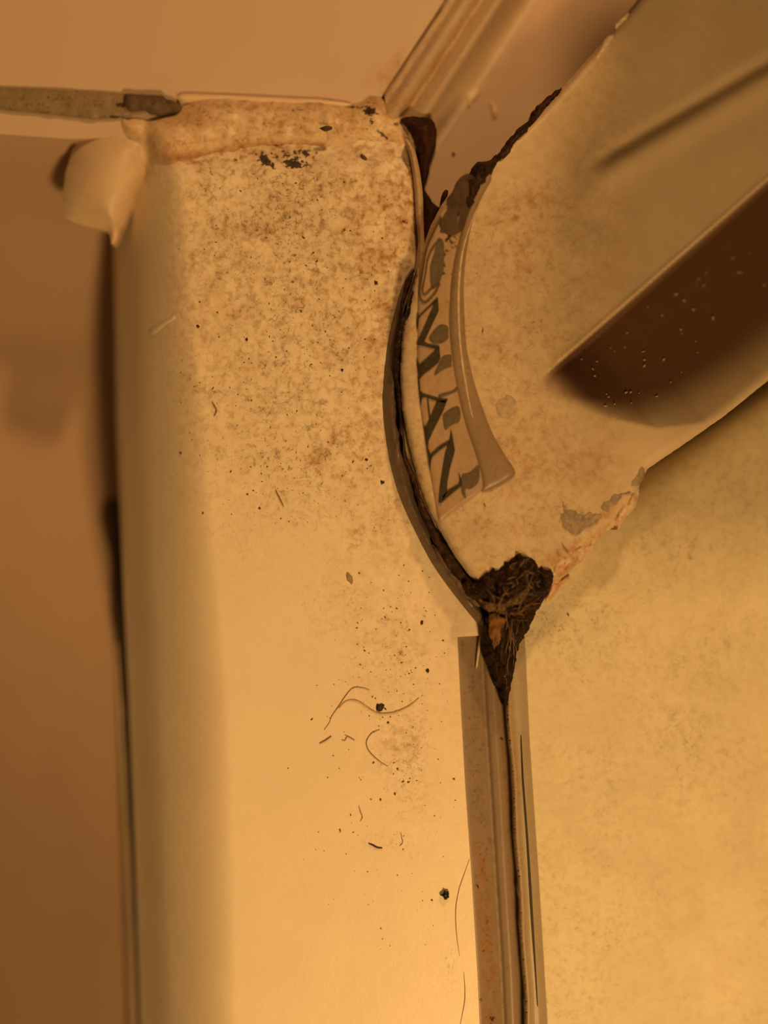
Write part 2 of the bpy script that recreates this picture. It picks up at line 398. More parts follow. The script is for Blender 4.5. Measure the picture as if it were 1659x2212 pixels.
nub = piece('sealant_blob', [(150, 345), (168, 305), (215, 268), (280, 258), (340, 275), (345, 320), (318, 372), (290, 425), (264, 490), (243, 528), (232, 500), (190, 489), (142, 470), (136, 430), (139, 385)],
            lambda x, y, d: -94 + 62*np.exp(-((x-245)/110)**2-((y-385)/125)**2)*(1-np.exp(-d/16.0)) + 2*fbm(x, y, 60, 3), M_nub, step=6, base=-130, jitter=2, jscale=20,
            stain=lambda x, y, d: np.stack([stamps(x, y, [(310, 310, 50, 50, 0, .55), (240, 290, 60, 20, 0, .4), (258, 500, 12, 30, 0, .4)]), 0*x, 0*x], 1))
tag(nub, 'smooth rounded lump of cream sealant at the upper left shoulder of the post', 'sealant')
drop = piece('sealant_ridge', [(392, 204), (470, 205), (560, 209), (640, 213), (700, 216), (760, 226), (700, 230), (600, 227), (500, 221), (396, 220)], lambda x, y, d: -54+9*(1-np.exp(-d/6.0)), M_silicone, step=5, base=-90)
tag(drop, 'thin pale sealant ridge where the tan wall meets the top of the post', 'sealant')

gs = piece('wall_joint_seal', [(-120, 178), (0, 188), (120, 193), (220, 199), (290, 203), (350, 205), (360, 216), (340, 240), (290, 246), (262, 254), (200, 257), (90, 245), (0, 236), (-120, 222)],
           lambda x, y, d: -56+8*(1-np.exp(-d/8.0)) + 3*fbm(x, y, 30, 5), M_grey, step=5, base=-120, smooth_outline=False,
           stain=lambda x, y, d: np.stack([0.3+0*x, 0.8+0*x, stamps(x, y, [(262, 225, 14, 30, 0, .55), (250, 252, 40, 6, 0, .6), (165, 197, 14, 3, 0, .8), (60, 225, 60, 4, 0, .5)])], 1))
tag(gs, 'grey-green strip of sealant between the two tan walls, left of the post', 'sealant')
ge = piece('mould_patch', [(272, 203), (310, 205), (352, 206), (358, 214), (376, 218), (391, 230), (386, 240), (370, 242), (350, 246), (325, 244), (312, 238), (290, 240), (276, 236), (268, 222)], lambda x, y, d: -46+9*(1-np.exp(-d/6.0))+4*fbm(x, y, 14, 6), M_greym, step=4, base=-100, jitter=2)
tag(ge, 'dark brown mould patch at the right end of the grey-green wall seal', 'mould')

# black gap and bead between the left wall and the post
def xl(y, off): return float(post_left(y)) + off
ys = list(range(1080, 2001, 40))
wid = {1080: 24, 1120: 38, 1160: 34, 1200: 22, 1240: 20}
lft = [(xl(y, -(wid.get(y, 24 if y < 1400 else max(4, 15 - (y-1400)*0.017)))), y) for y in ys]
rgt = [(xl(y, 8), y) for y in reversed(ys)]
gap = piece('mould_line', lft + rgt, lambda x, y, d: left_h(x, y) + 6*(1-np.exp(-d/4.0)) + 22, plain('dark_olive_mould', (0.085, 0.055, 0.03), 0.5), step=5, base=-330, jitter=3, jscale=40)
tag(gap, 'long thin dark mould line between the brown wall and the left edge of the post', 'mould')
ys = list(range(1380, 2301, 60))
lb = piece('sealant_trim', [(xl(y, -27 - (y-1380)*0.006), y) for y in ys] + [(xl(y, -max(4, 14-(y-1400)*0.017)), y) for y in reversed(ys)], lambda x, y, d: left_h(x, y)+20*(1-np.exp(-d/6.0)), M_rail, step=5, base=-420)
tag(lb, 'narrow tan sealant trim along the brown wall beside the dark mould line', 'sealant')

# ------------------------------------------------------------------ rail running up to the right
ex = np.array([0.5505, -0.8348]); en = np.array([0.8348, 0.5505]); e0 = np.array([832., 198.])
def rail_c(x, y): return (x-e0[0])*en[0] + (y-e0[1])*en[1]
def rail_h(x, y, d=None):
    c = rail_c(x, y)
    h = np.interp(c, [0, 4, 10, 16, 24, 34, 48, 58, 64, 72, 90, 102, 116, 128, 150, 175], [-60, -50, -44, -52, -42, -36, -38, -54, -68, -58, -48, -46, -60, -62, -56, -70])
    h = h - 0.16*np.maximum(0, 230-y)
    w_ = sstep(95, 150, c)
    return h*(1-w_) + (recess_h(x, y)+2)*w_
def along(t, c): q = e0 + ex*t + en*c; return (float(q[0]), float(q[1]))
rail = piece('door_rail', [along(-4, 0), along(900, 0), along(900, 165), along(-120, 165), along(-96, 120), along(-70, 60), along(-38, 30)], rail_h, M_rail, step=6, base=-500, smooth_outline=False,
             stain=lambda x, y, d: np.stack([np.clip(0.7*np.exp(-((rail_c(x, y)-62)/7)**2)+0.5*np.exp(-((rail_c(x, y)-16)/3)**2) + stamps(x, y, [(850, 225, 40, 30, 0, .6), (870, 265, 40, 20, 0, .6)]), 0, 1), 0.3+0*x, stamps(x, y, [(826, 205, 16, 12, 0, .55)])], 1))
tag(rail, 'grooved dull cream rail slanting up to the right from the top of the post', 'rail')

# dark mould pockets and a painted dark cavity between post and brown face
mp = piece('mould_clump', [(866, 258), (884, 252), (903, 254), (925, 253), (938, 262), (943, 290), (940, 318), (930, 350), (924, 385), (914, 402), (909, 370), (905, 330), (894, 300), (882, 278)],
           lambda x, y, d: -34+26*(1-np.exp(-d/14.0))+6*fbm(x, y, 16, 9), M_red, step=4, base=-180, jitter=3)
tag(mp, 'dark red-brown mould tongue at the top right corner of the post', 'mould')
mp = piece('mould_clump', [(914, 408), (924, 420), (936, 438), (950, 452), (944, 480), (934, 512), (922, 548), (913, 520), (912, 460)], lambda x, y, d: -30+14*(1-np.exp(-d/14.0)), M_red, step=4, base=-180, jitter=2)  # dark piece put in for the shaded cavity
tag(mp, 'dark red wedge standing for the shaded cavity between the post edge and the lettered label', 'mould')
mp = piece('mould_clump', [(951, 436), (955, 420), (962, 410), (968, 412), (966, 424), (958, 436), (952, 446)], lambda x, y, d: 14+6*(1-np.exp(-d/4.0)), M_red, step=3, base=-180)
tag(mp, 'small dark drop of mould at the upper tip of the lettered label', 'mould')
# translucent lip along the right edge of the post
lip = piece('sealant_lip', [(876, 300), (893, 318), (903, 350), (910, 390), (914, 430), (915, 480), (918, 530), (926, 560), (918, 600), (905, 640), (895, 600), (899, 560), (903, 520), (898, 460), (894, 400), (886, 340)], lambda x, y, d: 2+13*(1-np.exp(-d/5.0)), M_rail, step=4, base=-100,
            stain=lambda x, y, d: np.stack([0.4+0*x, 0.3+0*x, stamps(x, y, [(893, 430, 2.5, 50, -4, .6)])], 1))
tag(lip, 'thin pinkish sealant lip down the upper right edge of the post', 'sealant')

# ------------------------------------------------------------------ clamp block
rd = np.array([0.753, -0.658]); rn = np.array([0.658, 0.753])
def soft(v, k): return k*np.logaddexp(0, v/k)
def block_flat(x, y):
    x = np.asarray(x, float); y = np.asarray(y, float)
    q = (x-1215)*0.85 - (y-560)*0.53
    h = 70 - 0.26*np.minimum(soft(q, 28), 900)
    # crease
    cr = (x-1280)*0.50 + (y-352)*0.866
    w_ = sstep(1250, 1340, x)
    h = h - w_*10*np.exp(-(cr/16.0)**2) + w_*14*np.exp(-((cr-34)/30.0)**2)
    s = (x-1190)*rn[0] + (y-797)*rn[1]; t = (x-1190)*rd[0] + (y-797)*rd[1]
    Wd = np.interp(t, [-60, -20, 30, 90, 180, 330, 800], [40, 88, 170, 250, 310, 345, 350])
    u = s/Wd
    dip = sstep(0, 12, s) * np.clip(1-u, 0, 1)**1.0
    dip = dip * sstep(-70, 60, t)
    bead_ = 3*np.exp(-((s+3)/4.0)**2)*sstep(-10, 60, t)
    return h - 135*dip*sstep(-70, 120, t) + bead_
def block_h(x, y, d): return block_flat(x, y) - rnd(d, 22)*0.9 + 3*fbm(x, y, 60, 11, 3)*sstep(1500, 1250, x)
BL = [(1052, 356), (1085, 322), (1110, 296), (1150, 258), (1182, 224), (1218, 186), (1256, 142), (1300, 94), (1345, 40), (1400, -30), (1800, -500), (2300, -500), (2300, 330), (1800, 712), (1659, 822), (1600, 870), (1560, 902), (1500, 944), (1450, 978), (1398, 1014),
      (1385, 1040), (1372, 1075), (1356, 1100), (1336, 1122), (1318, 1135), (1300, 1150), (1275, 1180), (1250, 1212), (1226, 1240), (1195, 1262), (1150, 1280), (1090, 1290), (1040, 1272), (1015, 1245), (985, 1205), (952, 1150), (925, 1100), (900, 1030), (882, 955), (868, 880), (864, 800), (868, 730), (880, 660), (896, 600), (912, 540), (930, 488), (955, 440), (985, 402), (1020, 374)]
def block_stain_shade(x, y, d):
    R = 0.28 + stamps(x, y, [(1130, 430, 70, 26, -15, .7), (1100, 470, 50, 20, -10, .6), (1110, 560, 60, 80, 0, .3), (1280, 1010, 60, 40, 0, .4), (1060, 760, 60, 30, 0, .4), (1235, 1195, 70, 26, -35, .95), (1215, 1220, 40, 22, -30, 1.0), (1300, 1120, 60, 14, -35, .6), (1140, 1000, 90, 90, 0, .3)])
    R = R*sstep(1420, 1300, x)
    B = stamps(x, y, [(1238, 1112, 28, 18, 20, .62), (1275, 1118, 30, 10, -20, .55), (1378, 1032, 8, 20, 20, .6), (1350, 1066, 24, 5, -20, .62), (1300, 1095, 24, 6, -20, .5), (1090, 890, 26, 24, 0, .18)])
    Gc = 0.42*sstep(1350, 1150, x)*sstep(330, 480, y) + stamps(x, y, [(1240, 1112, 50, 34, 10, .9), (1095, 885, 24, 30, 0, .5)])
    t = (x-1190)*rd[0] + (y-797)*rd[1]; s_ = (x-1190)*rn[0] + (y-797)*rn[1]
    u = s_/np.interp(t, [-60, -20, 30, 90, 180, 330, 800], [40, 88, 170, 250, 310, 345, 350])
    A = sstep(0.0, 0.03, u)*sstep(1.0, 0.6, u)*sstep(-60, 30, t)  # painted shade: darkens the surface colour over the hollow
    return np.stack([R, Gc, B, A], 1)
block = piece('clamp_block', BL, block_h, M_block, step=5, base=-150, smooth_outline=False, jitter=1.0, stain=block_stain_shade)
tag(block, 'cream plastic clamp block with curved left side, carrying the clear lettered label', 'bracket')

# seam crumbs along the upper left edge of the block
mc = piece('mould_clump', [(1000, 400), (1010, 378), (1030, 352), (1058, 345), (1066, 340), (1080, 328), (1098, 300), (1116, 280), (1140, 262), (1150, 240), (1180, 212), (1212, 188), (1216, 194), (1188, 222), (1170, 252), (1140, 285), (1118, 306), (1104, 335), (1080, 360), (1062, 390), (1040, 420), (1030, 450), (1012, 470), (1000, 440)],
           lambda x, y, d: block_flat(x, y) - 16 + 30*(1-np.exp(-d/8.0)) + 12*fbm(x, y, 12, 13), M_mouldbr, step=3.5, base=-120, jitter=4, jscale=14)
tag(mc, 'crumbly dark brown mould crust on the seam above the lettered label', 'mould')
for i, pl in enumerate([[(1280, 140), (1290, 118), (1302, 92), (1318, 74), (1326, 78), (1312, 102), (1296, 124), (1284, 150), (1276, 152)], [(1330, 52), (1345, 34), (1358, 24), (1360, 30), (1344, 50), (1330, 62)]]):
    f = piece('sealant_flake', pl, lambda x, y, d: block_flat(x, y) + 6*(1-np.exp(-d/4.0)) - 4, M_white, step=3.5, thick=14, jitter=3, jscale=9)
    tag(f, ['long pale sealant flake caught on the upper seam of the block', 'short pale sealant flake near the top edge of the seam, highest up'][i], 'flake')
for i, pl in enumerate([[(1004, 200), (1020, 192), (1038, 190), (1036, 202), (1022, 220), (1014, 234), (1010, 222)], [(1058, 222), (1064, 216), (1076, 236), (1074, 252), (1066, 258), (1062, 240)]]):
    f = piece('paint_chip', pl, lambda x, y, d: recess_h(x, y) + 5*(1-np.exp(-d/3.0)) + 3, plain('brown_chip', (0.66, 0.52, 0.34), 0.5), step=3.5, thick=8, smooth_outline=False)
    tag(f, ['pale triangular paint chip stuck on the brown face above the block', 'faint narrow paint chip just right of the pale triangular one'][i], 'paint chip')

# ------------------------------------------------------------------ gasket and mould in the curved gap
gask = piece('curved_gasket', [(892, 578), (872, 610), (856, 660), (842, 720), (832, 790), (827, 860), (832, 930), (845, 1010), (864, 1075), (895, 1145), (935, 1220), (985, 1290), (1036, 1352), (1052, 1362), (1060, 1330), (1030, 1300), (985, 1240), (940, 1165), (905, 1090), (884, 1010), (872, 930), (868, 850), (872, 760), (882, 690), (896, 630), (906, 590)],
             lambda x, y, d: 4 + 34*(1-np.exp(-d/14.0)) + 4*fbm(x, y, 24, 3), M_gasket, step=4, base=-60,
             stain=lambda x, y, d: np.stack([0*x, 0.6*sstep(1050, 1300, y), 0*x], 1))
tag(gask, 'grey-brown curved gasket filling the gap between post and clamp block', 'gasket')
def cres(pl, lbl, mat=M_mould, up=46, st=3.5, j=3):
    m_ = piece('mould_streak', pl, lambda x, y, d: up + 12*(1-np.exp(-d/4.0)) + 6*fbm(x, y, 12, 21), mat, step=st, base=0, jitter=j, jscale=16)
    return tag(m_, lbl, 'mould')
cres([(896, 578), (884, 596), (872, 622), (866, 650), (860, 690), (852, 730), (850, 770), (852, 812), (858, 830), (862, 800), (864, 765), (868, 730), (878, 690), (884, 650), (878, 655), (872, 680), (868, 670), (880, 630), (890, 604)], 'black mould streak along the upper outer half of the curved gasket')
cres([(902, 592), (896, 612), (888, 640), (880, 670), (876, 700), (884, 690), (894, 655), (902, 620)], 'short black mould sliver beside the top of the curved gasket, next to the label', up=58, j=2)
cres([(855, 825), (860, 870), (864, 900), (862, 930), (866, 935), (868, 900), (866, 860), (862, 826)], 'hair-thin dark mould streak at the middle of the curved gasket', up=52, j=1.5, st=3)
cres([(869, 940), (874, 975), (884, 1005), (898, 1030), (910, 1070), (928, 1110), (946, 1150), (968, 1185), (990, 1215), (1010, 1245), (1040, 1268), (1060, 1290), (1048, 1306), (1020, 1280), (990, 1252), (962, 1220), (935, 1165), (914, 1120), (900, 1080), (888, 1035), (874, 1000)], 'broad dark brown mould streak down the lower half of the curved gasket', mat=M_mouldbr, up=48)
cres([(934, 1176), (950, 1190), (975, 1222), (1002, 1262), (1034, 1300), (1030, 1312), (1000, 1284), (970, 1246), (944, 1204)], 'pinkish brown crust outside the lower mould streak of the gasket', mat=M_greym, up=40)

# ------------------------------------------------------------------ lettered clear label
lab_e = bpy.data.objects.new('clear_label', None); scene.collection.objects.link(lab_e); lab_e.location = P(960, 850, 80)
tag(lab_e, 'curved clear label with large dark serif letters on the left side of the clamp block', 'label')
LBO = [(990, 430), (968, 436), (940, 472), (922, 520), (909, 575), (903, 640), (901, 700), (901, 770), (904, 850), (912, 920), (924, 1000), (936, 1070), (948, 1126), (960, 1118), (1000, 1088), (1037, 1061), (1042, 1040), (1030, 990), (1010, 930), (996, 880), (984, 820), (975, 760), (970, 700), (972, 640), (978, 580), (988, 530), (1002, 480), (1012, 450), (1004, 434)]
def lab_h(x, y, d=None): return block_flat(x, y) - rnd(np.maximum(0, (np.asarray(x)-np.interp(y, [420, 570, 700, 850, 1000, 1126], [966, 909, 901, 904, 924, 948]))+14), 30)*0.8 + 4
film = piece('label_film', LBO, lambda x, y, d: lab_h(x, y)+3*np.minimum(1, d/3), M_sticker, parent=lab_e, step=4, thick=9,
             stain=lambda x, y, d: np.stack([0.35+0*x, 0.25 + 0*x, stamps(x, y, [(985, 440, 26, 40, 20, .62), (958, 560, 16, 60, 8, .6), (975, 500, 24, 40, 10, .7), (980, 620, 18, 60, 8, .42)])], 1))
RIM = [(1052, 368), (1030, 402), (1014, 440), (1000, 480), (987, 530), (978, 580), (972, 640), (969, 700), (973, 760), (982, 820), (994, 880), (1008, 930), (1028, 990), (1041, 1040), (1040, 1062), (1060, 1058), (1088, 1044), (1113, 1022), (1092, 985), (1066, 940), (1046, 890), (1032, 850), (1018, 800), (1008, 750), (1004, 690), (1002, 620), (1006, 560), (1016, 500), (1030, 450), (1048, 412), (1062, 386)]
rim = piece('label_rim', RIM, lambda x, y, d: block_flat(x, y)+2+9*(1-np.exp(-d/5.0)), M_rim, parent=lab_e, step=4, thick=12, stain=lambda x, y, d: np.stack([0*x, 0.5+0*x, 0*x], 1))
rim['label'] = 'brown translucent rim'
hl = ribbon_tube('rim_highlight', [(1040, 430, 74), (1018, 480, 76), (1000, 540, 79), (992, 600, 80), (990, 660, 81), (992, 720, 81), (998, 780, 81), (1008, 840, 80), (1018, 890, 80), (1034, 940, 79)], 2.4, M_white, parent=lab_e)  # pale tube drawn as the highlight along the rim
hl['label'] = 'painted highlight line'
def c1(p): return [(780+a/4.1475, 400+b/4.1475) for a, b in p]
def c2(p): return [(780+a/4.1475, 740+b/4.1475) for a, b in p]
def letter(name, polys, mat=M_ink, dh=6.0):
    # several strokes joined in one mesh
    obs = []
    for pl in polys:
        o = piece(name, pl, lambda x, y, d: lab_h(x, y)+dh+0*x, mat, parent=lab_e, step=3.0, thick=5, smooth_outline=False); obs.append(o)
    if len(obs) > 1:
        V = []; F = []
        for o in obs:
            b = len(V); V += [tuple(v.co + o.location + lab_e.location) for v in o.data.vertices]; F += [tuple(i+b for i in p.vertices) for p in o.data.polygons]
            bpy.data.objects.remove(o)
        return finish(name, V, F, mat, lab_e, smooth=False)
    return obs[0]
letter('letter', [c1([(503, 1290), (500, 1190), (508, 1155), (518, 1172), (655, 1035), (690, 1005), (690, 1040), (645, 1065), (535, 1170), (518, 1200), (510, 1280)]),
                  c1([(655, 1045), (692, 1040), (698, 1120), (665, 1190), (565, 1405), (498, 1428), (530, 1350), (612, 1160), (645, 1090)]),
                  c1([(498, 1428), (562, 1400), (605, 1425), (700, 1440), (706, 1468), (670, 1468), (600, 1450)]),
                  c2([(502, 140), (514, 188), (530, 194), (668, 68), (700, 34), (712, 140), (690, 182), (620, 240), (560, 285), (520, 335), (508, 240)]),
                  c2([(512, 320), (524, 320), (532, 440), (524, 460)])])
letter('letter', [c2([(524, 430), (560, 458), (700, 500), (776, 508), (760, 545), (680, 525), (580, 490), (548, 494), (538, 560), (528, 520)]),
                  c2([(684, 522), (774, 510), (742, 600), (642, 800), (606, 880), (598, 948), (586, 920), (568, 790), (556, 712), (566, 758), (582, 748), (612, 690), (652, 590)]),
                  c2([(592, 500), (603, 502), (622, 655), (611, 690)]),
                  c2([(590, 940), (600, 940), (624, 1000), (700, 930), (790, 876), (798, 892), (780, 912), (700, 968), (640, 1022), (628, 1060), (620, 1145), (606, 1040)])])
letter('letter', [c2([(808, 780), (825, 860), (842, 968), (820, 1050), (797, 1130), (775, 1250), (770, 1345), (712, 1442), (695, 1432), (705, 1300), (730, 1130), (756, 980), (790, 888)]),
                  c2([(712, 1442), (705, 1405), (770, 1330), (868, 1272), (884, 1250), (876, 1168), (905, 1240), (905, 1280), (830, 1340), (760, 1402)])])
def stroke(pts, w_):
    p = catmull(pts, False, 3.0); t = np.gradient(p, axis=0); t /= np.hypot(t[:, 0], t[:, 1])[:, None]+1e-9
    nrm = np.stack([-t[:, 1], t[:, 0]], 1)*w_
    return [tuple(v) for v in (p+nrm)] + [tuple(v) for v in (p-nrm)[::-1]]
letter('letter', [stroke(c1([(716, 285), (650, 420), (590, 560), (558, 740), (536, 880), (526, 975), (545, 1035), (575, 1050), (620, 1015), (672, 950), (705, 880)]), 2.0),
                  stroke(c1([(705, 480), (645, 560), (600, 660), (580, 790), (552, 950), (578, 975), (630, 925), (690, 870)]), 1.5)], plain('thin_olive_ink', (0.11, 0.075, 0.03), 0.4))
sm = [c1([(610, 1380), (620, 1340), (680, 1270), (720, 1250), (770, 1262), (785, 1300), (780, 1370), (720, 1415), (650, 1415)]), c2([(715, 150), (740, 120), (806, 112), (812, 190), (815, 212), (740, 240), (655, 292), (690, 200)]),
      c2([(735, 650), (790, 600), (850, 572), (885, 590), (885, 700), (820, 735), (755, 780), (738, 720)]), c2([(695, 465), (820, 430), (850, 400), (868, 410), (850, 440), (760, 475), (705, 490)]), c2([(895, 1280), (905, 1180), (970, 1165), (1045, 1100), (1062, 1150), (1050, 1250), (985, 1310), (935, 1312), (940, 1395), (905, 1360)]),
      c1([(620, 800), (620, 720), (650, 620), (680, 520), (715, 478), (745, 530), (745, 650), (735, 780), (690, 890), (640, 930), (620, 880)]), [(840+a/5.53, 320+b/5.53) for a, b in [(880, 330), (960, 310), (1060, 400), (1050, 600), (990, 750), (940, 870), (870, 980), (760, 1040), (640, 990), (600, 900), (640, 830), (700, 720), (690, 620), (760, 520), (800, 420)]]]
M_grime = mould('grey_brown_grime', [(0.055, 0.032, 0.02), (0.10, 0.065, 0.04), (0.03, 0.016, 0.01), (0.20, 0.14, 0.09)], px=26)
for k, pl in enumerate(sm):  # letter shadows and reflections painted as dark pieces; the last one is grime
    s_ = piece('letter_shade_and_grime', pl, lambda x, y, d: lab_h(x, y)+4.2+0*x, M_letter_shade if k != 6 else M_grime, parent=lab_e, step=3.0, thick=4, jitter=0.8)

# ------------------------------------------------------------------ lower right: panel, channel, strip
def panel_h(x, y): return -28 - 85*np.exp(-np.maximum(0, (np.asarray(x, float)-1398)*.593+(np.asarray(y, float)-1014)*.805)/32.0)*sstep(1230, 1420, x) - 0.05*np.maximum(0, np.asarray(x)-1200) - 0.17*np.maximum(0, 1290-np.asarray(y, float))*sstep(1150, 1350, x)
panel = piece('front_panel', [(1122, 1250), (1135, 1400), (1144, 1597), (1165, 1909), (1183, 2212), (1188, 2300), (2300, 2300), (2300, 324), (1800, 704), (1659, 813), (1560, 893), (1450, 968), (1392, 1008), (1366, 1068), (1326, 1116), (1246, 1200), (1218, 1228), (1180, 1248)], lambda x, y, d: panel_h(x, y) + 2*fbm(x, y, 130, 15, 2), M_panel, step=9, base=-150, smooth_outline=False,
              stain=lambda x, y, d: np.stack([0.16+0*x, 0.5*np.clip(0.4+fbm(x, y, 180, 17), 0, 1)+stamps(x, y, [(1330, 1380, 120, 120, 0, .25), (1530, 1430, 90, 80, -40, .4), (1480, 1560, 70, 60, -40, .4), (1230, 1400, 60, 120, 0, .3)]), 0*x], 1))
tag(panel, 'large flat yellowish cream panel below the clamp block, faintly stained', 'panel')
def ch_left(y): return np.interp(y, [1370, 1500, 1700, 1900, 2100, 2300], [985, 992, 1003, 1017, 1029, 1038])
def ch_right(y): return np.interp(y, [1370, 1540, 1700, 1900, 2100, 2300], [1086, 1095, 1106, 1117, 1130, 1138])
ys = [1336, 1374] + list(range(1390, 2301, 24))
def ch_h(x, y, d=None):
    u = (x - ch_left(y)) / (ch_right(y) - ch_left(y))
    return np.interp(u, [-0.07, 0, 0.08, 0.28, 0.50, 0.54, 0.60, 0.75, 0.88, 1.0], [-14, 3, 1, -10, -26, -34, -20, -16, -26, -34]) - 5
chn = piece('channel_profile', [(float(ch_left(y))-7, y) for y in ys] + [(float(ch_right(y))+8, y) for y in reversed(ys)], ch_h, M_channel, step=4.5, base=-80, smooth_outline=False,
            stain=lambda x, y, d: np.stack([np.clip(0.7*np.exp(-(((x-ch_left(y))/(ch_right(y)-ch_left(y))-0.25)/0.17)**2)*sstep(1750, 1900, y) + 0.95*np.exp(-(((x-ch_left(y))/(ch_right(y)-ch_left(y))-0.93)/0.12)**2)*sstep(2200, 1500, y)*0.7, 0, 1), 0.35+0.6*np.exp(-((x-ch_left(y)-30)/16)**2),  # olive left band and brown right band paint in the channel's shade
                stamps(x, y, [(1033, 1915, 4, 10, -20, .8), (1052, 1998, 4, 10, 0, .8), (1043, 2052, 6, 8, 0, .6), (1038, 2160, 4, 10, 0, .7), (1040, 1800, 3, 30, 0, .6), (1083, 1595, 9, 9, 0, .6), (1036, 1600, 2.5, 60, -3, .6), (1062, 2200, 10, 14, 0, .6)])], 1))
tag(chn, 'brown grooved channel running down between the post and the lower panel', 'channel')
def st_l(y): return ch_right(y) + 1.5*np.sin(np.asarray(y)/37.0)
def st_r(y): return np.interp(y, [1330, 1386, 1597, 1909, 2212, 2300], [1128, 1134, 1144, 1165, 1183, 1188])
ys2 = list(range(1380, 2301, 12))
strip = bpy.data.objects.new('edge_strip', None); scene.collection.objects.link(strip); strip.location = P(1140, 1850, 0)
tag(strip, 'narrow cream edge strip with a thin black slit between channel and lower panel', 'strip')
body = piece('strip_body', [(float(st_l(y)) + 2.2*float(vnoise(y, 0, 14, 3)), y) for y in ys2] + [(float(st_r(y)), y) for y in reversed(ys2)],
             lambda x, y, d: np.interp((x-st_l(y))/(st_r(y)-st_l(y)), [0, .06, .18, .3, .45, .62, .8, 1], [-2, 12, 14, 6, 3, 4, -2, -12]), M_strip, parent=strip, step=4.5, base=-80, smooth_outline=False,
             stain=lambda x, y, d: np.stack([0.55*np.exp(-((x-st_l(y)-6)/7)**2), 0.2+0*x, stamps(x, y, [(1098, 1555, 5, 16, 0, .7), (1156, 1935, 8, 6, 0, .35)])], 1))
def sl_x(y): return np.interp(y, [1590, 1685, 1804, 1924, 2044, 2175], [1126, 1130.5, 1139, 1147, 1154, 1162])
ys3 = list(range(1590, 2176, 15)); N3 = len(ys3)
slit = piece('slit', [(float(sl_x(y)) - 0.4 - 2.1*math.sin(math.pi*i/(N3-1))**.7*(1+0.3*math.sin(y/50)), y) for i, y in enumerate(ys3)] + [(float(sl_x(y)) + 0.4 + 1.5*math.sin(math.pi*i/(N3-1))**.7, y) for i, y in reversed(list(enumerate(ys3)))],
             lambda x, y, d: 8.5+0*x, M_speck, parent=strip, step=3, base=-30, smooth_outline=False)
slit['label'] = 'thin black crack'
sliv = piece('sealant_sliver', [(1046, 1352), (1040, 1366), (1034, 1390), (1030, 1420), (1028, 1445), (1031, 1442), (1036, 1410), (1041, 1385), (1046, 1366)], lambda x, y, d: -12+5*(1-np.exp(-d/3.0)), M_white, step=3, base=-40)
tag(sliv, 'thin pale sealant sliver left of the pointed mould clump', 'sealant')

# flaking sealant under the block
fl = piece('flaking_sealant', [(1176, 1232), (1190, 1205), (1215, 1188), (1245, 1172), (1270, 1150), (1300, 1128), (1330, 1098), (1356, 1070), (1374, 1050), (1382, 1056), (1376, 1084), (1362, 1108), (1350, 1120), (1340, 1140), (1331, 1146), (1328, 1136), (1316, 1146), (1304, 1150), (1296, 1164), (1284, 1172), (1280, 1186), (1264, 1196), (1256, 1212), (1244, 1222), (1236, 1220), (1228, 1236), (1216, 1242), (1206, 1262), (1196, 1256), (1186, 1266)],
            lambda x, y, d: 50 + 24*(1-np.exp(-d/12.0)) + 16*fbm(x, y, 14, 31), M_flake, step=3.5, base=-30, jitter=4, jscale=12, smooth_outline=False,
            stain=lambda x, y, d: np.stack([0.55+0.4*sstep(1270, 1190, x), 0.2+0*x, 0.25*sstep(1230, 1190, x)], 1))
tag(fl, 'crumbling pinkish sealant along the lower edge of the clamp block', 'sealant')
fl = piece('sealant_smear', [(1182, 1262), (1192, 1250), (1206, 1252), (1222, 1244), (1232, 1246), (1214, 1264), (1198, 1284), (1184, 1300), (1176, 1290)], lambda x, y, d: -22+30*(1-np.exp(-d/9.0)), M_flake, step=4, base=-60, jitter=3,
           stain=lambda x, y, d: np.stack([0.8+0*x, 0.2+0*x, 0*x], 1))
tag(fl, 'yellow-brown sealant smear at the right shoulder of the large mould clump', 'sealant')

# big mould clump
cl_e = bpy.data.objects.new('mould_clump', None); scene.collection.objects.link(cl_e); cl_e.location = P(1095, 1370, 20)
tag(cl_e, 'large pointed black mould clump where block, post and lower panel meet', 'mould')
def c6(p): return [(900+a/3.318, 1100+b/3.318) for a, b in p]
CL = c6([(392, 520), (425, 505), (445, 462), (500, 440), (550, 405), (585, 415), (612, 395), (645, 368), (690, 345), (728, 320), (780, 328), (840, 345), (880, 372), (915, 405), (960, 428), (980, 470), (972, 530), (945, 600), (915, 650), (882, 712), (850, 740), (838, 780), (812, 830), (775, 900), (740, 950), (722, 1040), (705, 1130), (690, 1200), (672, 1290), (662, 1370), (640, 1410), (608, 1400), (592, 1330), (572, 1275), (545, 1240), (522, 1150), (485, 1060), (468, 970), (478, 890), (515, 850), (520, 790), (515, 745), (450, 690), (395, 650), (350, 590), (330, 540)])
def cl_h(x, y, d): return 58 - 22*sstep(1300, 1400, y) + 34*(1-np.exp(-d/10.0)) + 16*fbm(x, y, 16, 41) + 6*fbm(x*2.5, y*0.6, 14, 43) - 26*sstep(1290, 1480, y)
piece('clump_body', CL, cl_h, M_mould, parent=cl_e, step=3.2, base=-60, jitter=4, jscale=9)
piece('clump_point', c6([(520, 760), (660, 700), (760, 720), (850, 700), (835, 790), (775, 905), (735, 980), (705, 1130), (672, 1290), (655, 1400), (612, 1400), (575, 1270), (530, 1160), (478, 1040), (472, 900)]), lambda x, y, d: cl_h(x, y, d)+5+3*fbm(x*3, y*.5, 12, 47), M_mouldv, parent=cl_e, step=3.2, thick=30, jitter=4, jscale=9)
